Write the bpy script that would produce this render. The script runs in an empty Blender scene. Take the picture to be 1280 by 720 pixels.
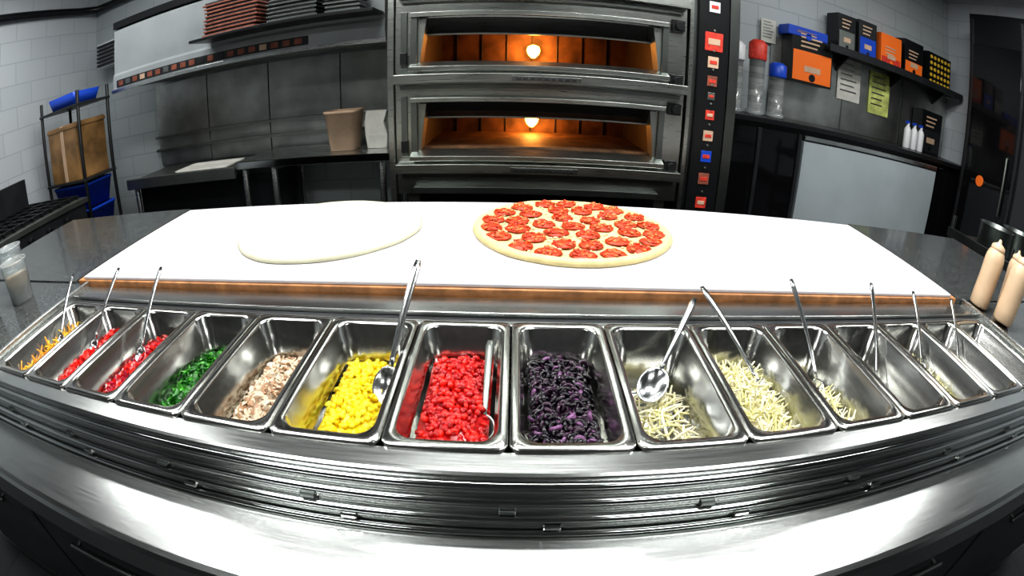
import bpy, bmesh, math, random
from mathutils import Vector, Matrix, noise
random.seed(7)
S = bpy.context.scene

# ------------------------------------------------------------------ materials
def new_mat(name):
    m = bpy.data.materials.new(name); m.use_nodes = True
    nt = m.node_tree; b = nt.nodes['Principled BSDF']
    return m, nt, b
def plain(name, col, rough=0.5, metal=0.0, var=0.0, scale=20, bump=0.0, emit=None, es=0, trans=0, coat=0, sss=0, spec=None):
    m, nt, b = new_mat(name)
    b.inputs['Base Color'].default_value = (*col, 1)
    b.inputs['Roughness'].default_value = rough
    b.inputs['Metallic'].default_value = metal
    b.inputs['Transmission Weight'].default_value = trans
    b.inputs['Coat Weight'].default_value = coat
    if spec is not None: b.inputs['Specular IOR Level'].default_value = spec
    if sss:
        b.inputs['Subsurface Weight'].default_value = sss
        b.inputs['Subsurface Radius'].default_value = (.01, .006, .004)
    if emit:
        b.inputs['Emission Color'].default_value = (*emit, 1)
        b.inputs['Emission Strength'].default_value = es
    if var or bump:
        tc = nt.nodes.new('ShaderNodeTexCoord'); n = nt.nodes.new('ShaderNodeTexNoise')
        n.inputs['Scale'].default_value = scale; n.inputs['Detail'].default_value = 4
        nt.links.new(tc.outputs['Object'], n.inputs['Vector'])
        if var:
            r = nt.nodes.new('ShaderNodeValToRGB')
            r.color_ramp.elements[0].position = .3; r.color_ramp.elements[1].position = .7
            r.color_ramp.elements[0].color = (*[max(0, c * (1 - var)) for c in col], 1)
            r.color_ramp.elements[1].color = (*[min(1, c * (1 + var)) for c in col], 1)
            nt.links.new(n.outputs['Fac'], r.inputs['Fac']); nt.links.new(r.outputs['Color'], b.inputs['Base Color'])
        if bump:
            bp = nt.nodes.new('ShaderNodeBump'); bp.inputs['Strength'].default_value = bump
            bp.inputs['Distance'].default_value = .01
            nt.links.new(n.outputs['Fac'], bp.inputs['Height']); nt.links.new(bp.outputs['Normal'], b.inputs['Normal'])
    return m
def steel(name, col=(.62, .64, .64), r0=.18, r1=.38, stretch=(1.5, 60, 60), bump=.03, blotch=.12):
    m, nt, b = new_mat(name)
    b.inputs['Metallic'].default_value = 1
    tc = nt.nodes.new('ShaderNodeTexCoord'); mp = nt.nodes.new('ShaderNodeMapping')
    mp.inputs['Scale'].default_value = stretch
    n = nt.nodes.new('ShaderNodeTexNoise'); n.inputs['Scale'].default_value = 6; n.inputs['Detail'].default_value = 5
    nt.links.new(tc.outputs['Object'], mp.inputs['Vector']); nt.links.new(mp.outputs['Vector'], n.inputs['Vector'])
    mr = nt.nodes.new('ShaderNodeMapRange'); mr.inputs['To Min'].default_value = r0; mr.inputs['To Max'].default_value = r1
    nt.links.new(n.outputs['Fac'], mr.inputs['Value']); nt.links.new(mr.outputs['Result'], b.inputs['Roughness'])
    n2 = nt.nodes.new('ShaderNodeTexNoise'); n2.inputs['Scale'].default_value = 4; n2.inputs['Detail'].default_value = 3
    nt.links.new(tc.outputs['Object'], n2.inputs['Vector'])
    r = nt.nodes.new('ShaderNodeValToRGB')
    r.color_ramp.elements[0].position = .35; r.color_ramp.elements[1].position = .65
    r.color_ramp.elements[0].color = (*[c * (1 - blotch) for c in col], 1)
    r.color_ramp.elements[1].color = (*[min(1, c * (1 + blotch)) for c in col], 1)
    nt.links.new(n2.outputs['Fac'], r.inputs['Fac']); nt.links.new(r.outputs['Color'], b.inputs['Base Color'])
    bp = nt.nodes.new('ShaderNodeBump'); bp.inputs['Strength'].default_value = bump; bp.inputs['Distance'].default_value = .004
    nt.links.new(n.outputs['Fac'], bp.inputs['Height']); nt.links.new(bp.outputs['Normal'], b.inputs['Normal'])
    return m
def tiles(name, axes, c1, c2, mortar, w, h, ms=.01, rough=.5, offset=.5):
    m, nt, b = new_mat(name)
    tc = nt.nodes.new('ShaderNodeTexCoord'); sp = nt.nodes.new('ShaderNodeSeparateXYZ'); cb = nt.nodes.new('ShaderNodeCombineXYZ')
    nt.links.new(tc.outputs['Object'], sp.inputs[0])
    nt.links.new(sp.outputs[axes[0]], cb.inputs[0]); nt.links.new(sp.outputs[axes[1]], cb.inputs[1])
    br = nt.nodes.new('ShaderNodeTexBrick'); br.inputs['Scale'].default_value = 1
    br.inputs['Brick Width'].default_value = w; br.inputs['Row Height'].default_value = h
    br.inputs['Mortar Size'].default_value = ms; br.offset = offset
    br.inputs['Color1'].default_value = (*c1, 1); br.inputs['Color2'].default_value = (*c2, 1); br.inputs['Mortar'].default_value = (*mortar, 1)
    nt.links.new(cb.outputs[0], br.inputs['Vector']); nt.links.new(br.outputs['Color'], b.inputs['Base Color'])
    bp = nt.nodes.new('ShaderNodeBump'); bp.inputs['Strength'].default_value = .3; bp.inputs['Distance'].default_value = .008; bp.invert = True
    nt.links.new(br.outputs['Fac'], bp.inputs['Height']); nt.links.new(bp.outputs['Normal'], b.inputs['Normal'])
    b.inputs['Roughness'].default_value = rough
    return m

M_STEEL = steel('brushed_steel', (.56, .58, .57))
M_LEDGE = steel('ledge_steel', (.50, .52, .51), .16, .30, bump=.012, blotch=.08)
M_RAIL = steel('rail_steel', (.62, .64, .63), .06, .14, bump=.006)
M_PAN = steel('pan_steel', (.52, .525, .50), .12, .25, (20, 20, 20), .015)
M_OVEN = steel('oven_steel', (.46, .49, .46), .20, .40, (1, 40, 40), .02)
M_OVENV = steel('oven_steel_dark', (.20, .22, .21), .25, .45, (40, 40, 1))
M_DSTEEL = steel('dull_steel', (.27, .29, .27), .3, .55, (3, 30, 30))
M_SPLASH = steel('splash_steel', (.46, .48, .46), .3, .5, (2, 30, 30), .02, .2)
M_SPOON = steel('spoon_steel', (.5, .52, .52), .15, .25, (20, 20, 20), .01)
M_BLACK = plain('black_paint', (.008, .009, .010), .35)
M_DARK = plain('dark_enamel', (.02, .022, .024), .4, var=.3, scale=8)
M_GLASS = plain('black_glass', (.006, .006, .007), .06)
M_RUBBER = plain('black_rubber', (.012, .012, .012), .6)
M_MARBLE = plain('white_board', (.665, .655, .69), .30, var=.06, scale=5, bump=.05)
M_WOOD = plain('board_wood', (.42, .19, .07), .45, var=.35, scale=30)
M_GRAN = plain('speckled_granite', (.06, .066, .066), .15, var=.9, scale=160)
M_DOUGH = plain('dough', (.60, .595, .43), .6, var=.06, scale=14, bump=.3, sss=.1)
M_DOUGH2 = plain('dough_pizza', (.66, .56, .27), .55, var=.12, scale=25, bump=.4, sss=.1)
M_PEP = plain('pepperoni_red', (.58, .05, .014), .4, var=.45, scale=60, bump=.6)
M_PEP2 = plain('pepperoni_orange', (.78, .17, .05), .4, var=.4, scale=60, bump=.6)
M_BRICK = plain('oven_brick', (.11, .055, .025), .7, var=.6, scale=10)
M_SOOT = plain('oven_soot', (.02, .014, .010), .5, var=.5, scale=10)
M_BULB = plain('bulb_glow', (1, .6, .2), .5, emit=(1, .42, .07), es=16)
M_WHITE = plain('white_plastic', (.65, .67, .68), .4)
M_HOOD = plain('hood_panel', (.33, .36, .37), .35, var=.15, scale=2)
M_PANEL = plain('white_panel', (.38, .43, .45), .35, var=.08, scale=3)
M_PAPER = plain('paper_white', (.58, .58, .53), .7, var=.1, scale=12)
M_YPAPER = plain('paper_green', (.52, .58, .18), .7, var=.4, scale=12)
M_ORANGE = plain('orange_print', (.9, .19, .02), .5)
M_RED = plain('red_print', (.6, .05, .03), .5, var=.3, scale=60)
M_YELLOW = plain('yellow_print', (.75, .5, .04), .5)
M_BLUE = plain('blue_plastic', (.01, .07, .5), .4)
M_KRAFT = plain('kraft_card', (.56, .40, .28), .7, var=.12, scale=9)
M_COPPER = plain('brown_card', (.26, .15, .06), .35, var=.5, scale=6)
M_CREAM = plain('cream_sauce', (.68, .50, .33), .35, var=.08, scale=12)
M_CLEAR = plain('clear_plastic', (.8, .85, .85), .15, trans=.75)
M_TRAY = plain('tray_brown', (.24, .08, .05), .45, var=.3, scale=20)
M_LAMP = plain('lamp_diffuser', (1, 1, 1), .5, emit=(.96, .98, 1), es=4)

# ------------------------------------------------------------------ builder
class B:
    def __init__(s, name):
        s.name = name; s.bm = bmesh.new(); s.mats = []; s.M = Matrix.Identity(4)
    def mi(s, m):
        if m not in s.mats: s.mats.append(m)
        return s.mats.index(m)
    def v(s, p): return s.bm.verts.new(s.M @ Vector(p))
    def f(s, vs, m, smooth=False):
        try:
            f = s.bm.faces.new(vs); f.material_index = s.mi(m); f.smooth = smooth; return f
        except ValueError: return None
    def box(s, x0, x1, y0, y1, z0, z1, m):
        vs = [s.v((x, y, z)) for z in (z0, z1) for (x, y) in ((x0, y0), (x1, y0), (x1, y1), (x0, y1))]
        for q in ((3, 2, 1, 0), (4, 5, 6, 7), (0, 1, 5, 4), (1, 2, 6, 5), (2, 3, 7, 6), (3, 0, 4, 7)):
            s.f([vs[i] for i in q], m)
        return vs
    def loft(s, loops, m, caps=(True, True), smooth=True, closed=True):
        L = [[s.v(p) for p in lp] for lp in loops]
        n = len(L[0])
        for a, b in zip(L, L[1:]):
            for i in range(n if closed else n - 1):
                j = (i + 1) % n; s.f([a[i], a[j], b[j], b[i]], m, smooth)
        if caps[0]: s.f(L[0][::-1], m)
        if caps[1]: s.f(L[-1], m)
        return L
    def cyl(s, p0, p1, r0, m, r1=None, seg=16, caps=(True, True)):
        s.tube([p0, p1], [r0, r0 if r1 is None else r1], m, seg, caps)
    def tube(s, pts, rad, m, seg=10, caps=(True, True), flat=1.0):
        pts = [Vector(p) for p in pts]
        if not isinstance(rad, (list, tuple)): rad = [rad] * len(pts)
        loops = []; up = None
        for i, p in enumerate(pts):
            d = (pts[min(i + 1, len(pts) - 1)] - pts[max(i - 1, 0)]).normalized()
            if up is None:
                up = Vector((0, 0, 1)) if abs(d.z) < .9 else Vector((1, 0, 0))
            a = d.cross(up).normalized(); b2 = a.cross(d).normalized(); up = b2
            loops.append([p + a * math.cos(t) * rad[i] + b2 * math.sin(t) * rad[i] * flat for t in [2 * math.pi * k / seg for k in range(seg)]])
        s.loft(loops, m, caps)
    def lathe(s, c, prof, m, seg=24, caps=(True, True)):
        c = Vector(c)
        s.loft([[c + Vector((r * math.cos(2 * math.pi * k / seg), r * math.sin(2 * math.pi * k / seg), z)) for k in range(seg)] for r, z in prof], m, caps)
    def prism_x(s, prof, x0, x1, m):
        s.loft([[(x, y, z) for y, z in prof] for x in (x0, x1)], m, smooth=False)
    def blob(s, c, sx, sy, sz, m, sub=1, jit=.25, freq=3):
        r = bmesh.ops.create_icosphere(s.bm, subdivisions=sub, radius=1)
        off = Vector((random.random() * 50, random.random() * 50, 0)); idx = s.mi(m)
        rot = Matrix.Rotation(random.random() * 6.28, 3, 'Z')
        for v in r['verts']:
            k = 1 + jit * noise.noise(v.co * freq + off) * 2
            p = Vector((v.co.x * sx * k, v.co.y * sy * k, v.co.z * sz * k))
            v.co = s.M @ (rot @ p + Vector(c))
        for v in r['verts']:
            for f in v.link_faces: f.material_index = idx; f.smooth = True
    def done(s, bevel=0, solid=0, seg=2, recalc=True):
        if recalc: bmesh.ops.recalc_face_normals(s.bm, faces=s.bm.faces)
        me = bpy.data.meshes.new(s.name)
        co = [v.co for v in s.bm.verts]
        lo = Vector([min(c[i] for c in co) for i in range(3)]); hi = Vector([max(c[i] for c in co) for i in range(3)])
        c = (lo + hi) / 2; c.z = lo.z
        bmesh.ops.translate(s.bm, verts=s.bm.verts, vec=-c)
        s.bm.to_mesh(me); s.bm.free()
        for m in s.mats: me.materials.append(m)
        o = bpy.data.objects.new(s.name, me); o.location = c
        S.collection.objects.link(o)
        if solid:
            md = o.modifiers.new('solid', 'SOLIDIFY'); md.thickness = solid
        if bevel:
            md = o.modifiers.new('bevel', 'BEVEL'); md.width = bevel; md.segments = seg; md.limit_method = 'ANGLE'; md.angle_limit = math.radians(40)
            md.harden_normals = False
        return o
def rrect(cx, cy, w, l, r, z, k=5):
    pts = []
    for (sx, sy, a0) in ((1, 1, 0), (-1, 1, 90), (-1, -1, 180), (1, -1, 270)):
        for i in range(k + 1):
            a = math.radians(a0 + 90 * i / k)
            pts.append((cx + sx * (w / 2 - r) + r * math.cos(a), cy + sy * (l / 2 - r) + r * math.sin(a), z))
    return pts

# ------------------------------------------------------------------ room
XL, XR, YF, YB, ZC = -4.2, 4.4, -3.0, 3.7, 3.1
def slab(name, x0, x1, y0, y1, z0, z1, m):
    b = B(name); b.box(x0, x1, y0, y1, z0, z1, m); return b.done()
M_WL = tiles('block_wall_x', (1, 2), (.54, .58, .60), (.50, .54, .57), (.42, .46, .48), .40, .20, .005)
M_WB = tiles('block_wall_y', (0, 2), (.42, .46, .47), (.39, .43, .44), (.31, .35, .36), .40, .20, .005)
M_FL = tiles('floor_tile', (0, 1), (.03, .032, .034), (.022, .024, .026), (.012, .012, .012), .3, .3, .006, .35, 0)
M_CEIL = plain('ceiling_paint', (.17, .18, .185), .8, var=.05)
M_WF = plain('wall_paint_dark', (.03, .034, .038), .7, var=.2, scale=2)
slab('floor', XL - .1, XR + .1, YF - .1, YB + .1, -.1, 0, M_FL)
slab('ceiling', XL - .1, XR + .1, YF - .1, YB + .1, ZC, ZC + .1, M_CEIL)
slab('wall_left', XL - .1, XL, YF, YB, 0, ZC, M_WL)
slab('wall_right', XR, XR + .1, YF, YB, 0, ZC, M_WL)
slab('wall_back', XL - .1, XR + .1, YB, YB + .1, 0, ZC, M_WB)
slab('wall_front', XL - .1, XR + .1, YF - .1, YF, 0, ZC, M_WF)
slab('baseboard_left', XL, XL + .02, YF, YB, 0, .15, M_BLACK)
slab('baseboard_right', XR - .02, XR, YF, YB, 0, .15, M_BLACK)

# ------------------------------------------------------------------ prep table
PT = .184; NP = 15; PX0 = -7 * PT            # left edge of the row
PXE = PX0 + NP * PT
YC = .682                                      # pan centre line
b = B('pizza_prep_table')
prof = [(.501, .92), (.460, .92), (.455, .916), (.455, .904), (.451, .902), (.447, .896), (.447, .880), (.443, .878), (.438, .872), (.438, .854), (.434, .850), (.430, .846), (.430, .822), (.292, .820), (.282, .816), (.276, .806), (.276, .735), (.31, .73), (.501, .73)]
b.prism_x(prof, -2.35, 2.35, M_LEDGE)
for (yy, zz, rr) in ((.4505, .9035, .0055), (.442, .879, .006), (.432, .853, .006), (.424, .829, .005)):
    b.cyl((-2.35, yy, zz), (2.35, yy, zz), rr, M_RAIL, seg=14)
for x in [-1.45 + .145 * 2 * i for i in range(11)]:
    b.box(x - .012, x + .012, .432, .446, .862, .869, M_OVENV)
    b.box(x + .05, x + .075, .422, .436, .838, .846, M_RAIL)
# cabinet
b.box(-2.33, 2.33, .34, 1.70, .12, .731, M_BLACK)
b.box(-2.25, 2.25, .40, 1.64, 0, .12, M_RUBBER)
for x in (-1.56, -.78, 0, .78, 1.56):
    b.box(x - .76/2, x + .76/2, .322, .342, .16, .71, M_DARK)
    b.cyl((x - .2, .305, .60), (x + .2, .305, .60), .008, M_OVENV)
    for sx in (-.18, .18): b.cyl((x + sx, .305, .60), (x + sx, .33, .60), .006, M_OVENV)
# well walls
b.box(PX0 - .03, PXE + .03, .862, .880, .731, .92, M_STEEL)
b.box(PX0 - .03, PXE + .03, .88, .975, .731, .918, M_STEEL)
b.box(PX0 - .03, PXE + .03, .893, .962, .918, .931, M_LEDGE)
b.box(PX0 - .02, PXE + .02, .879, .891, .916, .921, M_DARK)
# side tops
b.box(-2.33, PX0 - .002, .501, .975, .731, .919, M_STEEL)
b.box(PXE + .002, 2.33, .501, .975, .731, .919, M_STEEL)
b.box(-2.33, PX0 - .05, .54, .975, .919, .935, M_GRAN)
b.box(PXE + .05, 2.33, .54, .975, .919, .935, M_GRAN)
for x in (PX0 - .022, PXE + .022):
    b.box(x - .008, x + .008, .50, .975, .915, .945, M_STEEL)
# rear deck
b.box(-2.33, 2.33, .975, 1.72, .731, .919, M_STEEL)
b.box(-2.35, -1.40, .977, 1.74, .919, .940, M_GRAN)
b.box(1.47, 2.35, .977, 1.74, .919, .940, M_GRAN)
b.done(bevel=.0015)

# marble board
b = B('pizza_board')
b.box(-1.365, 1.435, .970, 1.675, .9195, .948, M_WOOD)
b.box(-1.335, 1.405, .977, 1.655, .948, .958, M_MARBLE)
b.done(bevel=.003)

# ------------------------------------------------------------------ pans
def pan(cx):
    b = B('food_pan')
    w, l, z = .181, .366, .926
    loops = [rrect(cx, YC, w, l, .014, z - .008), rrect(cx, YC, w, l, .014, z - .001), rrect(cx, YC, w - .002, l - .002, .014, z),
             rrect(cx, YC, w - .026, l - .032, .030, z), rrect(cx, YC, w - .031, l - .037, .032, z - .004),
             rrect(cx, YC, w - .034, l - .040, .032, z - .030), rrect(cx, YC, w - .044, l - .050, .030, z - .035),
             rrect(cx, YC, w - .054, l - .064, .030, z - .135), rrect(cx, YC, w - .062, l - .072, .028, z - .146), rrect(cx, YC, w - .082, l - .092, .02, z - .15)]
    b.loft(loops, M_PAN, (False, True))
    return b.done(recalc=False)
PANX = [PX0 + PT * (i + .5) for i in range(NP)]
for x in PANX: pan(x)

# ------------------------------------------------------------------ food
def fmat(n, c, r=.35, var=.3, sc=80, sss=.15): return plain(n, c, r, var=var, scale=sc, sss=sss)
def rotm(): return Matrix.Rotation(random.random() * 6.28, 4, 'Z') @ Matrix.Rotation((random.random() - .5) * 2.4, 4, 'X') @ Matrix.Rotation((random.random() - .5) * 2.4, 4, 'Y')
def bit(b, kind, s, m):
    R = random.uniform
    if kind == 'dice':
        b.box(-s * R(.7, 1.2), s * R(.7, 1.2), -s * R(.6, 1), s * R(.6, 1), -s * R(.4, .7), s * R(.4, .7), m)
    elif kind == 'chunk':
        b.blob((0, 0, 0), s * R(.8, 1.3), s * R(.6, 1), s * R(.5, .8), m, 1, .35, 2)
    elif kind == 'shred':
        L = s * R(2.5, 5); w = s * .35; c = R(-1, 1) * s * 1.6
        loops = []
        for i in range(6):
            t = i / 5 * 2 - 1
            k = w * (1 - .4 * abs(t)); yy = c * t * t
            loops.append([(t * L, yy - k, -k * .6), (t * L, yy + k, -k * .6), (t * L, yy + k, k * .6), (t * L, yy - k, k * .6)])
        b.loft(loops, m)
    elif kind == 'ring':
        r1 = s * R(.8, 1.1); r2 = s * .38; a1 = R(4.2, 6.3); n = 10
        loops = []
        for i in range(n):
            a = a1 * i / (n - 1)
            loops.append([((r1 + r2 * math.cos(t)) * math.cos(a), (r1 + r2 * math.cos(t)) * math.sin(a), r2 * 1.1 * math.sin(t)) for t in [k * 1.2566 for k in range(5)]])
        b.loft(loops, m)
    elif kind == 'slice':
        o = [(-.22, -1), (.22, -1), (.2, -.15), (.75, -.2), (1, .1), (.8, .55), (.35, .85), (-.35, .85), (-.8, .55), (-1, .1), (-.75, -.2), (-.2, -.15)]
        b.loft([[(x * s, y * s, -s * .15) for x, y in o], [(x * s, y * s, s * .15) for x, y in o]], m, smooth=False)
    elif kind == 'leaf':
        n = 6; L = s * R(1.2, 2); lo = []
        for i in range(n + 1):
            t = i / n; wv = s * .5 * math.sin(math.pi * min(.97, max(.03, t)))
            zz = math.sin(t * 3) * s * .4
            lo.append([(t * L * 2 - L, -wv, zz + wv * .4), (t * L * 2 - L, 0, zz), (t * L * 2 - L, wv, zz + wv * .4)])
        b.loft(lo, m, (False, False), closed=False)
def food(name, i, kind, n, mats, depth, amp=.02, size=.007, ylo=-1, yhi=1, filler=True, hx=.059, hy=.144, tilt=0):
    b = B(name); cx = PANX[i]; base = .926 - depth
    def surf(u, v):
        return base + amp * (1 - u * u) * (1 - v * v) + tilt * v + .008 * noise.noise(Vector((u * 3 + i * 7, v * 4, 1)))
    if filler:
        N, K = 10, 18; g = []
        for a in range(K + 1):
            v = ylo + (yhi - ylo) * a / K
            g.append([(cx + u * hx, YC + v * hy, surf(u, v) - size * .9 + .004 * noise.noise(Vector((u * 6, v * 12, i)))) for u in [-1 + 2 * k / N for k in range(N + 1)]])
        b.loft(g, mats[0], (False, False), closed=False)
    for _ in range(n):
        u, v = random.uniform(-1, 1), random.uniform(ylo, yhi)
        p = (cx + u * (hx - size * .8), YC + v * (hy - size * .8), surf(u, v) - random.random() * size * .8)
        b.M = Matrix.Translation(p) @ rotm()
        bit(b, kind, size * random.uniform(.75, 1.2), random.choice(mats))
        b.M = Matrix.Identity(4)
    return b.done()
Y1, Y2 = fmat('pepper_yellow', (.82, .56, .005)), fmat('pepper_yellow_light', (.92, .72, .03))
R1, R2 = fmat('pepper_red', (.42, .005, .005), .22), fmat('pepper_red_light', (.75, .022, .012), .22)
O1 = fmat('carrot_orange', (.9, .36, .02)); G1, G2 = fmat('herb_green', (.012, .13, .01)), fmat('herb_green_light', (.05, .30, .02))
MU1, MU2 = fmat('mushroom_cream', (.68, .57, .43), .6), fmat('mushroom_brown', (.40, .25, .15), .6)
K1, K2, K3 = fmat('olive_black', (.008, .006, .010), .15, sss=0), fmat('olive_purple', (.028, .010, .026), .15, sss=0), fmat('onion_purple', (.17, .07, .17), .3)
C1, C2 = fmat('cheese_shred', (.80, .76, .55), .5, .1), fmat('cheese_yellow', (.74, .71, .36), .5, .1)
BT = fmat('beet_red', (.34, .004, .03), .3)
food('shredded_carrot', 0, 'shred', 260, [O1, Y1, O1], .055, size=.007, amp=.012)
food('diced_red_chili', 1, 'dice', 420, [R2, R1, R2], .056, size=.006, amp=.015)
food('diced_beetroot', 2, 'dice', 420, [R1, BT, R2], .064, size=.0062, amp=.02)
food('chopped_parsley', 3, 'leaf', 460, [G1, G2, G1], .080, size=.009, amp=.032)
food('sliced_mushroom', 4, 'slice', 420, [MU1, MU1, MU1, MU2], .080, size=.0095, amp=.026)
food('diced_yellow_pepper', 5, 'chunk', 420, [Y1, Y2], .077, size=.008, amp=.032)
food('diced_red_pepper', 6, 'chunk', 420, [R1, R2], .058, size=.0080, amp=.024)
food('black_olive_rings', 7, 'ring', 440, [K1, K2, K1, K1, K1, K2, K3], .060, size=.0088, amp=.024)
food('sliced_onion', 8, 'shred', 200, [C1, C1, C2], .110, size=.0068, amp=.035, ylo=-.9, yhi=.6, filler=False)
food('shredded_cheese', 9, 'shred', 460, [C1, C2], .076, size=.0068, amp=.038, ylo=-1, yhi=.85, tilt=-.005)
food('bean_sprouts', 10, 'shred', 170, [C1, C2, C1], .10, size=.0068, amp=.03, yhi=.4, tilt=-.01, filler=False)
food('dark_pan_fill', 11, 'chunk', 260, [K1], .12, size=.006, amp=.01)  # near-empty pan: black bits put the shade of its interior into colour
food('grated_cheese', 12, 'shred', 320, [C2, C2, C1], .080, size=.006, amp=.02)
food('pickled_onion', 13, 'shred', 260, [K1, K1, K2], .10, size=.006, amp=.015)
food('sliced_black_olive', 14, 'ring', 260, [K1, K2], .09, size=.007, amp=.015)

# ------------------------------------------------------------------ spoons
def spoon(name, bowl, end, bl=.034, bw=.024, hw=.0055, hm=M_SPOON):
    b = B(name); bowl, end = Vector(bowl), Vector(end)
    X = (end - bowl).normalized(); Z = (Vector((0, -.3, 1)) - X * X.dot(Vector((0, -.3, 1)))).normalized(); Y = Z.cross(X)
    b.M = Matrix.Translation(bowl) @ Matrix((X, Y, Z)).transposed().to_4x4()
    rings = []; n = 20
    for rr in (.02, .35, .65, .88, 1.0):
        rings.append([(bl * rr * math.cos(a), bw * rr * math.sin(a), -.013 * (1 - rr ** 2)) for a in [2 * math.pi * k / n for k in range(n)]])
    rin = [[(x * .96, y * .96, z + .0015) for x, y, z in r] for r in rings[::-1]]
    b.loft(rings + rin, hm)
    L = (end - bowl).length; N = 12; loops = []
    for i in range(N + 1):
        t = i / N; x = bl * .93 + (L - bl * .93) * t
        w = hw * (.75 + .6 * t) if t < .97 else hw * .8; z = .004 * math.sin(t * math.pi)
        h = .0016
        loops.append([(x, -w, z - h), (x, w, z - h), (x, w * .8, z + h), (x, -w * .8, z + h)])
    b.loft(loops, hm)
    b.M = Matrix.Identity(4)
    return b.done()
SP = [(5, (-.222, .70, .882), (-.188, .905, 1.04), 1.1, .007), (8, (.262, .715, .882), (.385, .89, .975), 1.2, .006), (9, (.49, .69, .875), (.40, .90, .998), .8, .006),
      (10, (.655, .71, .85), (.63, .905, 1.02), .8, .0055), (11, (.86, .72, .83), (.895, .90, 1.02), .8, .0055), (12, (1.03, .72, .865), (1.085, .90, 1.0), .8, .0055),
      (13, (1.21, .71, .86), (1.27, .88, .99), .8, .0055), (2, (-.84, .71, .885), (-.87, .905, 1.02), .7, .005), (1, (-1.03, .71, .89), (-1.04, .90, 1.02), .7, .005),
      (0, (-1.20, .71, .89), (-1.29, .90, 1.0), .7, .005), (6, (-.042, .62, .862), (-.040, .815, .912), .8, .006)]
for (i, p, e, k, hw) in SP: spoon('serving_spoon', p, e, .034 * k, .024 * k, hw, M_SPOON if i != 6 else M_DSTEEL)

# ------------------------------------------------------------------ pizzas
def dough(b, cx, cy, r, m, z0=.9585, th=.008, rim=.004):
    seg = 72; loops = []
    prof = [(.0, th * .8), (.25, th * .85), (.5, th * .8), (.75, th * .8), (.88, th * .9), (.95, th + rim), (.985, th * .8 + rim * .5), (1.0, th * .4), (.99, 0)]
    for rr, z in prof[::-1]:
        lp = []
        for k in range(seg):
            a = 2 * math.pi * k / seg
            w = 1 + .018 * math.sin(2 * a + cx * 9) + .012 * math.sin(3 * a + 1) + .012 * noise.noise(Vector((math.cos(a) * 3, math.sin(a) * 3, cx)))
            R = max(rr, .02) * r * w
            zz = z0 + z + (.0015 * noise.noise(Vector((R * math.cos(a) * 18, R * math.sin(a) * 18, cx * 5))) if z > 0 else 0)
            lp.append((cx + R * math.cos(a), cy + R * math.sin(a), max(z0, zz)))
        loops.append(lp)
    b.loft(loops, m)
b = B('pizza_dough'); dough(b, -.56, 1.350, .285, M_DOUGH, th=.013, rim=.004); b.done()
b = B('pizza_with_toppings'); PC = (.172, 1.358); dough(b, PC[0], PC[1], .286, M_DOUGH2, th=.013, rim=.007)
cl = []
for (n, r) in ((1, 0), (6, .084), (12, .164), (18, .236)):
    for k in range(n):
        a = 2 * math.pi * (k + random.uniform(-.12, .12)) / n + r * 11
        cl.append((PC[0] + r * math.cos(a), PC[1] + r * math.sin(a)))
for (x, y) in cl:
    R0 = random.uniform(.033, .037)
    b.blob((x, y, .9735), R0, R0, .006, M_PEP, 2, .10, 2)
    for _ in range(18):
        a = random.random() * 6.28; rr = random.random() ** .5 * .029
        b.blob((x + rr * math.cos(a), y + rr * math.sin(a), .9772 + random.random() * .003), random.uniform(.005, .009), random.uniform(.004, .008), .004, random.choice([M_PEP, M_PEP2]), 1, .3, 3)
M_CH = fmat('pizza_cheese', (.74, .65, .40), .5, .1)
for _ in range(260):
    a = random.random() * 6.28; rr = random.random() ** .5 * .262
    b.blob((PC[0] + rr * math.cos(a), PC[1] + rr * math.sin(a), .9715), random.uniform(.004, .009), random.uniform(.003, .006), .003, M_CH, 1, .3, 3)
b.done()

# ------------------------------------------------------------------ bottles & tubs on the prep table
def bottle(x, y, z, h=.2, r=.034, lean=0):
    b = B('sauce_bottle')
    b.M = Matrix.Translation((x, y, z + r * math.sin(abs(lean)))) @ Matrix.Rotation(lean, 4, 'Y')
    b.lathe((0, 0, 0), [(r * .85, 0), (r * .97, .006), (r, h * .2), (r * .98, h * .5), (r, h * .75), (r * .95, h * .84), (r * .8, h * .91), (r * .68, h * .94)], M_CREAM)
    b.lathe((0, 0, 0), [(r * .72, h * .935), (r * .74, h * .95), (r * .70, h * 1.0), (r * .45, h * 1.03), (r * .22, h * 1.05), (r * .14, h * 1.10), (r * .10, h * 1.11)], M_CREAM)
    b.done()
bottle(1.550, .935, .9355, .215, .042, .14); bottle(1.560, .81, .9355, .215, .044, .18)
bottle(1.74, .92, .9355, .20, .034)
def tub(name, x, y, z, r, h, mc):
    b = B(name)
    b.lathe((x, y, z), [(r * .85, 0), (r * .87, .003), (r, h), (r * 1.05, h + .001), (r * 1.05, h + .008), (r * .97, h + .008), (r * .96, h), (r * .83, .005)], M_CLEAR)
    b.lathe((x, y, z), [(r * .80, .008), (r * .90, h * .75), (r * .6, h * .8), (r * .1, h * .82)], mc)
    b.done()
tub('deli_container', -1.60, .84, .9355, .055, .13, M_CREAM)
tub('deli_container', -1.62, .68, .9355, .05, .09, C1)
tub('deli_container', -1.76, .92, .9355, .055, .15, M_PAPER)

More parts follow.
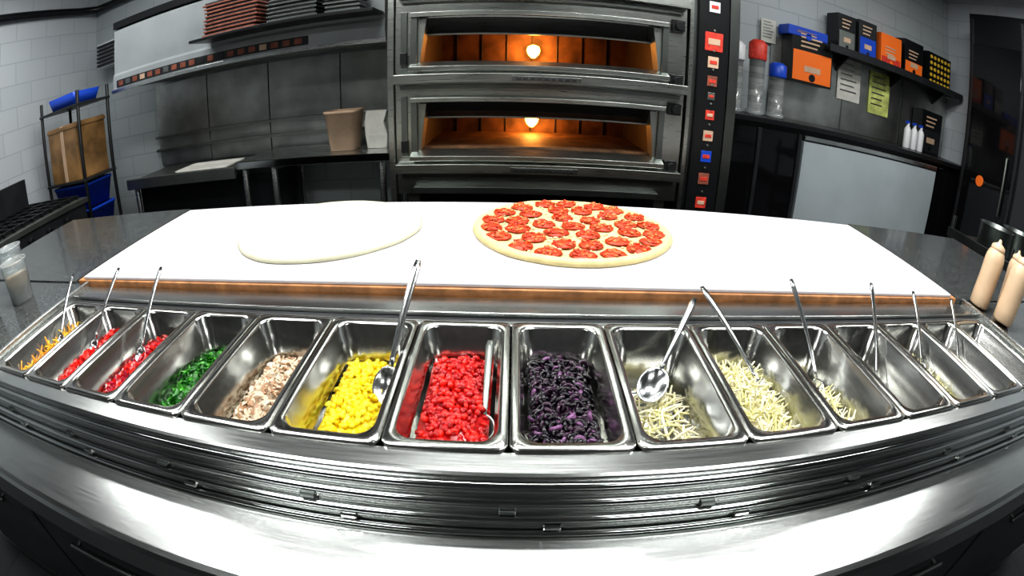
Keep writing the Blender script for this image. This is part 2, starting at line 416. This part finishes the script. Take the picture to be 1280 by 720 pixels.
# ------------------------------------------------------------------ deck oven
b = B('deck_pizza_oven')
OX0, OX1, OY = -.585, .83, 2.40; MX0, MX1 = -.475, .70
decks = [(1.015, 1.265), (1.455, 1.695), (1.895, 2.135)]
zb, zt = .80, 2.45
b.box(OX0, MX0, OY, 3.35, zb, zt, M_OVEN); b.box(MX1, OX1, OY, 3.35, zb, zt, M_OVEN)
b.box(MX0, MX1, 3.15, 3.35, zb, zt, M_BRICK)
zs = [zb] + [q for d in decks for q in d] + [zt]
for k in range(0, len(zs), 2): b.box(MX0, MX1, OY, 3.15, zs[k], zs[k + 1], M_OVEN)
for (z0, z1) in decks:
    b.box(MX0, MX1, 2.5, 3.15, z0, z0 + .012, M_BRICK)
    b.box(MX0, MX0 + .012, 2.46, 3.15, z0, z1, M_SOOT); b.box(MX1 - .012, MX1, 2.46, 3.15, z0, z1, M_SOOT)
    b.box(MX0, MX1, 2.46, 3.15, z1 - .012, z1, M_SOOT)
    b.prism_x([(OY - .07, z0 - .035), (OY - .07, z0 - .012), (OY + .01, z0 + .012), (OY + .01, z0 - .035)], MX0 - .03, MX1 + .03, M_OVEN)
    b.box(OX0 + .01, OX1 - .01, OY - .085, OY, z0 - .095, z0 - .050, M_OVEN)
    b.box(OX0 + .03, OX1 - .03, OY - .03, OY, z0 - .125, z0 - .105, M_OVENV)
    b.box(MX0 - .03, MX1 + .03, OY - .035, OY + .01, z1 + .0, z1 + .022, M_OVEN)
    b.prism_x([(OY - .01, z1), (OY + .005, z1), (OY + .105, z1 - .080), (OY + .09, z1 - .085)], MX0 + .01, MX1 - .01, M_GLASS)
    b.prism_x([(OY + .085, z1 - .089), (OY + .107, z1 - .089), (OY + .107, z1 - .077), (OY + .085, z1 - .077)], MX0 + .03, MX1 - .03, M_DSTEEL)
    for x, sx in ((MX0, 1), (MX1, -1)):
        lo = [(x, OY + .0, z0), (x, OY + .0, z1), (x, OY + .10, z1), (x, OY + .10, z0)]
        b.loft([[(px, py, pz) for px, py, pz in lo], [(px + sx * (.045 if pz > z0 + .01 else .01), py, pz) for px, py, pz in lo]], M_DSTEEL, smooth=False)
    for x in (MX0 - .03, MX1): b.box(x, x + .03, OY - .02, OY + .01, z0 - .01, z1 + .01, M_OVENV)
    for zz in (z0 - .03, z1 + .015):
        b.cyl((OX1 - .05, OY - .05, zz), (OX1 - .05, OY, zz), .022, M_BLACK); b.box(OX1 - .085, OX1 - .02, OY - .03, OY - .002, zz - .03, zz + .03, M_BLACK)
    b.box(OX0 + .03, OX0 + .06, OY - .03, OY, z0, z0 + .06, M_BLACK)
    b.box(OX0 + .03, OX0 + .06, OY - .012, OY, z0 - .02, z1 + .03, M_OVENV)
    b.box(-.02, .30, OY - .089, OY - .084, z0 - .083, z0 - .062, M_OVENV)
    for k in range(9): b.box(.0 + k * .032, .02 + k * .032, OY - .091, OY - .088, z0 - .079, z0 - .066, M_DARK)
    for k in range(7): b.box(MX0 + .1 + k * .155, MX0 + .106 + k * .155, 3.144, 3.152, z0, z1, M_DARK)
    b.lathe((.10, 3.10, z0 + .095), [(.012, -.045), (.034, -.02), (.042, .005), (.034, .03), (.012, .04)], M_BULB, 14)
b.box(MX0 - .02, MX1 + .02, OY - .05, OY, .815, .845, M_OVENV)
b.box(OX0 - .035, OX0 - .005, OY - .02, OY + .05, 0, zt, M_OVEN)
b.box(OX1 + .01, OX1 + .03, OY - .02, OY + .05, 0, zt, M_OVEN)
for x in (OX0 + .04, OX1 - .1):
    for y in (OY + .05, 3.25): b.box(x, x + .06, y, y + .06, 0, zb, M_DSTEEL)
b.box(OX0, OX1, OY + .05, 3.3, .30, .33, M_DARK)
b.box(OX0, OX1, OY + .2, 3.3, .55, zb, M_BLACK)
b.done(bevel=.003)

b = B('oven_control_column')
b.box(.875, 1.135, 2.44, 3.2, 0, 2.45, M_OVENV)
b.box(.90, 1.07, 2.415, 2.44, .10, 2.40, M_BLACK)
b.box(1.075, 1.13, 2.41, 2.44, .1, 2.4, M_OVENV)
for k, (z, w, c) in enumerate([(1.66, .10, M_RED), (1.55, .06, M_KRAFT), (1.45, .055, M_TRAY), (1.37, .04, M_DSTEEL), (1.27, .05, M_RED), (1.16, .055, M_KRAFT), (1.05, .06, M_BLUE), (.93, .06, M_TRAY), (.80, .06, M_RED), (1.85, .06, M_WHITE)]):
    b.box(.985 - w / 2, .985 + w / 2, 2.411, 2.416, z - w / 2, z + w / 2, c)
    b.box(.985 - w / 3, .985 + w / 3, 2.409, 2.412, z - w / 6, z + w / 6, M_KRAFT if c in (M_RED, M_ORANGE) else M_RED)
    b.cyl((.985, 2.405, z + .06), (.985, 2.416, z + .06), .006, M_DSTEEL, seg=10)
b.done(bevel=.002)

# ------------------------------------------------------------------ left rear: steel table, splash, hood
b = B('steel_work_table')
b.box(-3.12, -1.95, 3.02, 3.59, .83, .86, M_DSTEEL); b.box(-3.12, -1.95, 3.0, 3.03, .80, .885, M_DSTEEL)
b.box(-1.95, -.72, 3.04, 3.59, .88, .91, M_STEEL); b.box(-1.95, -.72, 3.02, 3.05, .86, .912, M_RAIL)
for x in (-3.07, -1.9, -1.65, -.85):
    for y in (3.08, 3.55): b.cyl((x, y, 0), (x, y, .86), .024, M_STEEL)
b.box(-3.1, -.8, 3.1, 3.58, .25, .28, M_DSTEEL)
b.box(-3.1, -1.7, 3.15, 3.58, .45, .80, M_BLACK)
b.done(bevel=.003)
b = B('steel_splashback')
for k in range(4):
    x0 = -3.25 + k * .64; b.box(x0, x0 + .63, 3.675, 3.695, .86, 1.62, M_SPLASH)
for z in (1.0, 1.12): b.box(-3.25, -.72, 3.61, 3.675, z, z + .025, M_DSTEEL)
b.done(bevel=.002)
b = B('extractor_hood')
b.prism_x([(2.98, 1.63), (2.98, 1.76), (3.0, 1.78), (3.0, 2.14), (3.04, 2.16), (3.69, 2.16), (3.69, 1.66), (3.05, 1.66), (3.02, 1.63)], -3.15, -.78, M_HOOD)
b.box(-3.16, -.78, 2.965, 2.985, 1.62, 1.65, M_STEEL)
b.box(-3.16, -.78, 2.99, 3.70, 2.16, 2.22, M_BLACK)
b.box(-3.1, -.8, 3.1, 3.65, 1.64, 1.665, M_DSTEEL)
b.box(-3.1, -1.3, 2.974, 2.981, 1.66, 1.72, M_DARK)
for k in range(20):
    x = -3.07 + k * .088; b.box(x, x + .055, 2.970, 2.975, 1.67, 1.71, random.choice([M_TRAY, M_KRAFT, M_TRAY, M_DSTEEL, M_DARK]))
b.box(-2.1, -.80, 2.74, 2.99, 1.80, 1.82, M_BLACK)
b.done(bevel=.002)
for cx, n, w in ((-1.78, 9, .21), (-1.32, 7, .17), (-1.0, 6, .11)):
    b = B('tray_stack')
    for k in range(n):
        z = 1.822 + k * .026; dx = random.uniform(-.012, .012)
        b.box(cx - w + dx, cx + w + dx, 2.76 + random.uniform(0, .01), 2.965, z, z + .012, M_TRAY if cx < -1.5 else M_OVENV)
        b.box(cx - w * .93 + dx, cx + w * .93 + dx, 2.775, 2.96, z + .012, z + .026, M_DARK)
    b.done(bevel=.002)
b = B('kraft_tub')
b.loft([rrect(-1.17, 3.28, .18, .18, .03, .912), rrect(-1.17, 3.28, .23, .23, .04, 1.17), rrect(-1.17, 3.28, .245, .245, .04, 1.172), rrect(-1.17, 3.28, .245, .245, .04, 1.19), rrect(-1.17, 3.28, .21, .21, .04, 1.19), rrect(-1.17, 3.28, .17, .17, .03, .93)], M_KRAFT)
b.done()
b = B('paper_bag')
b.loft([rrect(-.93, 3.3, .14, .10, .01, .912), rrect(-.93, 3.3, .16, .12, .01, 1.0), rrect(-.95, 3.3, .14, .09, .01, 1.09), rrect(-.94, 3.3, .15, .02, .005, 1.17)], M_PAPER, smooth=False)
b.done()
b = B('baking_sheet')
b.loft([rrect(-2.35, 3.25, .50, .28, .03, .862), rrect(-2.35, 3.25, .54, .32, .03, .885), rrect(-2.35, 3.25, .52, .30, .03, .885), rrect(-2.35, 3.25, .48, .26, .03, .868)], M_PAPER)
b.done()
b = B('power_cable')
b.tube([(-.72, 2.92, 3.09), (-.74, 2.9, 2.2), (-.70, 2.88, 1.8), (-.66, 2.85, 1.45), (-.68, 2.85, 1.1), (-.645, 2.85, .7), (-.64, 2.85, .2), (-.64, 2.85, .01)], .015, M_RUBBER)
b.tube([(-.74, 2.92, 3.09), (-.76, 2.88, 2.1), (-.75, 2.86, 1.7), (-.70, 2.85, 1.2), (-.69, 2.85, .7), (-.69, 2.85, .01)], .010, M_RUBBER)
b.done()
b = B('wall_conduit')
b.tube([(-4.16, -1.0, 2.62), (-4.16, 2.6, 2.62), (-4.16, 3.4, 2.62), (-4.1, 3.62, 2.62), (-3.9, 3.65, 2.62), (-.9, 3.65, 2.62)], .04, M_BLACK)
b.done()
b = B('storage_rack')
for x in (-3.80, -3.22):
    for y in (2.60, 2.96): b.cyl((x, y, 0), (x, y, 1.72), .016, M_BLACK)
for z in (.30, .55, 1.0, 1.60): b.box(-3.82, -3.2, 2.58, 2.975, z, z + .02, M_DARK)
b.done(bevel=.002)
b = B('cardboard_box')
b.box(-3.72, -3.27, 2.60, 2.95, 1.021, 1.48, M_COPPER); b.box(-3.52, -3.47, 2.598, 2.952, 1.0215, 1.482, M_KRAFT); b.box(-3.73, -3.26, 2.595, 2.955, 1.44, 1.47, M_COPPER)
b.done(bevel=.004)
for z in (.571, .78):
    b = B('blue_crate')
    b.loft([rrect(-3.5, 2.78, .44, .28, .03, z), rrect(-3.5, 2.78, .52, .33, .03, z + .18), rrect(-3.5, 2.78, .53, .34, .03, z + .18), rrect(-3.5, 2.78, .53, .34, .03, z + .2), rrect(-3.5, 2.78, .48, .30, .03, z + .2), rrect(-3.5, 2.78, .42, .26, .03, z + .02)], M_BLUE)
    b.done()
b = B('blue_crate')
b.loft([rrect(-3.5, 2.78, .36, .28, .03, 1.621), rrect(-3.5, 2.78, .42, .33, .03, 1.72), rrect(-3.5, 2.78, .38, .30, .03, 1.72), rrect(-3.5, 2.78, .34, .26, .03, 1.64)], M_BLUE); b.done()
b = B('wall_vent')
b.box(-3.95, -3.45, 3.5, 3.7, 1.95, 2.20, M_WHITE)
for k in range(6): b.box(-3.93, -3.47, 3.47, 3.5, 1.97 + k * .038, 1.99 + k * .038, M_BLACK)
b.done(bevel=.003)
b = B('gas_range')
b.box(-4.17, -3.15, 1.1, 2.5, .08, .86, M_DARK); b.box(-4.17, -3.13, 1.08, 2.52, .86, .90, M_DSTEEL)
b.box(-4.1, -3.2, 1.15, 2.45, 0, .08, M_BLACK)
for k in range(14): b.box(-4.05, -3.2, 1.16 + k * .1, 1.175 + k * .1, .90, .93, M_BLACK)
for k in range(4): b.box(-4.0 + k * .25, -3.98 + k * .25, 1.12, 2.48, .90, .93, M_BLACK)
for k in range(6): b.cyl((-3.13, 1.25 + k * .2, .80), (-3.09, 1.25 + k * .2, .80), .025, M_BLACK)
b.box(-4.18, -4.1, 1.1, 2.5, .9, 1.15, M_DARK)
b.cyl((-3.08, 1.2, .70), (-3.08, 2.4, .70), .012, M_STEEL)
for y in (1.25, 2.35): b.cyl((-3.15, y, .70), (-3.08, y, .70), .01, M_STEEL)
b.done(bevel=.003)

# ------------------------------------------------------------------ right rear: back bar
b = B('back_bar_counter')
b.box(1.25, 4.38, 3.06, 3.66, 1.235, 1.275, M_BLACK)
b.box(1.30, 4.38, 3.14, 3.66, 0, 1.235, M_DARK)
b.box(1.33, 2.0, 3.10, 3.14, .12, 1.20, M_GLASS)
for x in (1.31, 1.64, 1.99): b.box(x, x + .03, 3.085, 3.12, .1, 1.2, M_DARK)
b.box(2.05, 3.66, 3.10, 3.14, .1, 1.155, M_PANEL)
b.box(2.05, 3.66, 3.09, 3.14, 1.165, 1.2, M_STEEL)
b.box(3.70, 4.3, 3.10, 3.14, .1, 1.2, M_GLASS)
b.done(bevel=.003)
b = B('steel_backsplash')
b.box(2.02, 4.38, 3.675, 3.695, 1.276, 1.95, M_SPLASH)
for x in (2.8, 3.6): b.box(x, x + .012, 3.672, 3.676, 1.276, 1.95, M_OVENV)
b.done(bevel=.001)
SZ = 1.96
b = B('wall_shelf')
b.box(2.45, 4.36, 3.42, 3.695, SZ - .03, SZ, M_BLACK); b.box(2.45, 4.36, 3.41, 3.425, SZ - .04, SZ + .025, M_DARK)
for x in (2.7, 3.4, 4.1): b.prism_x([(3.69, 1.78), (3.69, SZ - .03), (3.47, SZ - .03)], x, x + .02, M_BLACK)
b.done(bevel=.002)
def carton(name, x, w, y, d, z, h, m, m2, hi=.55):
    b = B(name); b.box(x - w / 2, x + w / 2, y, y + d, z, z + h, m)
    b.box(x - w / 2 + .012, x + w / 2 - .012, y - .003, y + .001, z + h * .04, z + h * hi, m2)
    for k in range(3): b.box(x - w * .3, x + w * (.1 + .06 * k), y - .005, y - .002, z + h * (hi + .08 + .1 * k), z + h * (hi + .12 + .1 * k), M_KRAFT)
    b.box(x - w * .2, x + w * .2, y - .006, y - .002, z + h * .25, z + h * .38, M_KRAFT)
    b.cyl((x, y - .006, z + h * .14), (x, y - .002, z + h * .14), w * .08, m, seg=12)
    b.done(bevel=.003)
carton('snack_box', 2.33, .42, 3.5, .17, 1.60, .38, M_BLACK, M_ORANGE, .70)
carton('crisps_box', 2.28, .40, 3.5, .17, 1.981, .08, M_BLUE, M_BLUE, .3)
carton('tea_carton', 2.68, .20, 3.48, .18, SZ + .001, .33, M_BLACK, M_DSTEEL)
carton('tea_carton', 2.93, .22, 3.48, .18, SZ + .001, .34, M_DARK, M_BLUE)
carton('cereal_carton', 3.24, .28, 3.48, .18, SZ + .001, .30, M_ORANGE, M_RED, .3)
carton('coffee_carton', 3.57, .28, 3.48, .18, SZ + .001, .34, M_BLACK, M_ORANGE, .4)
b = B('spotted_carton'); b.box(3.78, 4.16, 3.46, 3.64, SZ + .001, SZ + .32, M_BLACK)
for i in range(6):
    for j in range(5): b.cyl((3.82 + i * .06, 3.452, SZ + .035 + j * .06), (3.82 + i * .06, 3.461, SZ + .035 + j * .06), .018, M_YELLOW, seg=10)
b.done()
def notice(name, x, z, w, h, m, n=6, y=3.66):
    b = B(name); b.box(x - w / 2, x + w / 2, y, y + .008, z - h / 2, z + h / 2, m)
    for k in range(n):
        zz = z + h * .38 - k * h * .13; b.box(x - w * .38, x + w * random.uniform(.1, .38), y - .003, y + .001, zz - .006, zz + .006, M_DSTEEL)
    b.done()
notice('paper_notice', 2.87, 1.74, .28, .38, M_PAPER); notice('paper_notice', 3.27, 1.70, .28, .40, M_YPAPER)
notice('paper_notice', 1.98, 1.98, .14, .2, M_PAPER)
carton('display_box', 3.95, .34, 3.5, .15, 1.276, .42, M_BLACK, M_DARK)
for x, h, m in ((1.52, .52, M_WHITE), (1.70, .56, M_RED), (1.88, .42, M_BLUE)):
    b = B('cup_dispenser')
    b.lathe((x, 3.3, 1.276), [(.07, 0), (.072, .01), (.072, .03), (.055, .035), (.06, h * .72), (.065, h * .73)], M_CLEAR)
    for k in range(8): b.lathe((x, 3.3, 1.32 + k * h * .08), [(.045, 0), (.054, h * .07), (.056, h * .075), (.05, h * .075)], M_DSTEEL if k % 2 else M_PAPER)
    b.lathe((x, 3.3, 1.276 + h * .73), [(.068, 0), (.07, .01), (.07, h * .22), (.04, h * .27)], m)
    b.done()
for x in (3.42, 3.52, 3.62):
    b = B('sanitizer_bottle')
    b.lathe((x, 3.35, 1.276), [(.035, 0), (.037, .01), (.037, .17), (.02, .20), (.014, .205), (.014, .23)], M_WHITE, 18)
    b.box(x - .03, x + .012, 3.338, 3.362, 1.50, 1.525, M_BLUE); b.done()
b = B('tall_display_cooler')
b.box(3.98, 4.37, 2.30, 3.04, .05, 2.75, M_BLACK)
b.box(3.965, 3.985, 2.36, 2.98, .25, 2.45, M_GLASS)
b.box(3.96, 3.985, 2.33, 2.36, .1, 2.7, M_DARK); b.box(3.96, 3.985, 2.98, 3.01, .1, 2.7, M_DARK)
b.cyl((3.94, 2.44, 1.0), (3.94, 2.44, 1.5), .012, M_DSTEEL)
for k in (1.0, 1.5): b.cyl((3.94, 2.44, k), (3.975, 2.44, k), .008, M_DSTEEL, seg=8)
b.cyl((3.955, 2.75, 1.22), (3.966, 2.75, 1.22), .05, M_ORANGE, seg=24)
b.box(4.0, 4.35, 2.35, 3.0, 0, .05, M_RUBBER)
b.done(bevel=.004)
b = B('utility_cart')
for z in (.25, .55, .86):
    b.box(2.75, 3.6, 1.5, 2.1, z, z + .02, M_OVENV); b.box(2.75, 3.6, 1.49, 1.505, z, z + .06, M_OVENV); b.box(2.74, 2.755, 1.5, 2.1, z, z + .06, M_OVENV)
for x in (2.77, 3.58):
    for y in (1.52, 2.08): b.cyl((x, y, 0), (x, y, 1.0), .016, M_BLACK)
b.done(bevel=.002)
for x in (2.95, 3.3):
    b = B('steel_pot'); b.lathe((x, 1.8, .881), [(.13, 0), (.135, .01), (.135, .16), (.142, .165), (.13, .165), (.128, .02)], M_OVENV); b.done()

# ------------------------------------------------------------------ lights
def fixture(x, y, w, d, p, col=(1, .99, .97)):
    b = B('ceiling_light'); b.box(x - w / 2 - .03, x + w / 2 + .03, y - d / 2 - .03, y + d / 2 + .03, 3.04, 3.1, M_WHITE); b.box(x - w / 2, x + w / 2, y - d / 2, y + d / 2, 3.03, 3.045, M_LAMP); b.done()
    l = bpy.data.lights.new('panel_lamp', 'AREA'); l.shape = 'RECTANGLE'; l.size = w; l.size_y = d; l.energy = p; l.color = col
    o = bpy.data.objects.new('panel_lamp', l); o.location = (x, y, 3.02); S.collection.objects.link(o)
for (x, y, p) in ((-1.2, 1.0, 38), (1.2, 1.0, 38), (0, 1.75, 32), (-2.8, 2.0, 22), (2.9, 1.9, 28), (-1.4, -1.2, 24), (1.4, -1.2, 24)):
    fixture(x, y, 1.2, .4, p)
for (z0, z1), p in zip(decks, (6, 9, 6)):
    l = bpy.data.lights.new('oven_lamp', 'POINT'); l.energy = p; l.color = (1, .36, .07); l.shadow_soft_size = .03
    o = bpy.data.objects.new('oven_lamp', l); o.location = (.10, 3.03, z0 + .10); S.collection.objects.link(o)
w = bpy.data.worlds.new('world'); S.world = w; w.use_nodes = True
w.node_tree.nodes['Background'].inputs[0].default_value = (.5, .6, .65, 1); w.node_tree.nodes['Background'].inputs[1].default_value = .2

# ------------------------------------------------------------------ camera (real fisheye lens)
c = bpy.data.cameras.new('camera'); cam = bpy.data.objects.new('camera', c); S.collection.objects.link(cam)
c.type = 'PANO'
c.sensor_fit = 'HORIZONTAL'; c.sensor_width = 36; c.sensor_height = 20.25
try:
    c.panorama_type = 'FISHEYE_EQUISOLID'; c.fisheye_lens = 620 * 36 / 1280; c.fisheye_fov = math.radians(200)
except Exception:
    c.cycles.panorama_type = 'FISHEYE_EQUISOLID'; c.cycles.fisheye_lens = 620 * 36 / 1280; c.cycles.fisheye_fov = math.radians(200)
cam.matrix_world = Matrix.Translation((0, 0, 1.405)) @ Matrix.Rotation(math.radians(65), 4, 'X') @ Matrix.Rotation(math.radians(1.2), 4, 'Z')
c.clip_start = .01
S.camera = cam
S.view_settings.view_transform = 'Standard'
for lk in ('Medium High Contrast', 'High Contrast'):
    try:
        S.view_settings.look = lk; break
    except Exception: pass
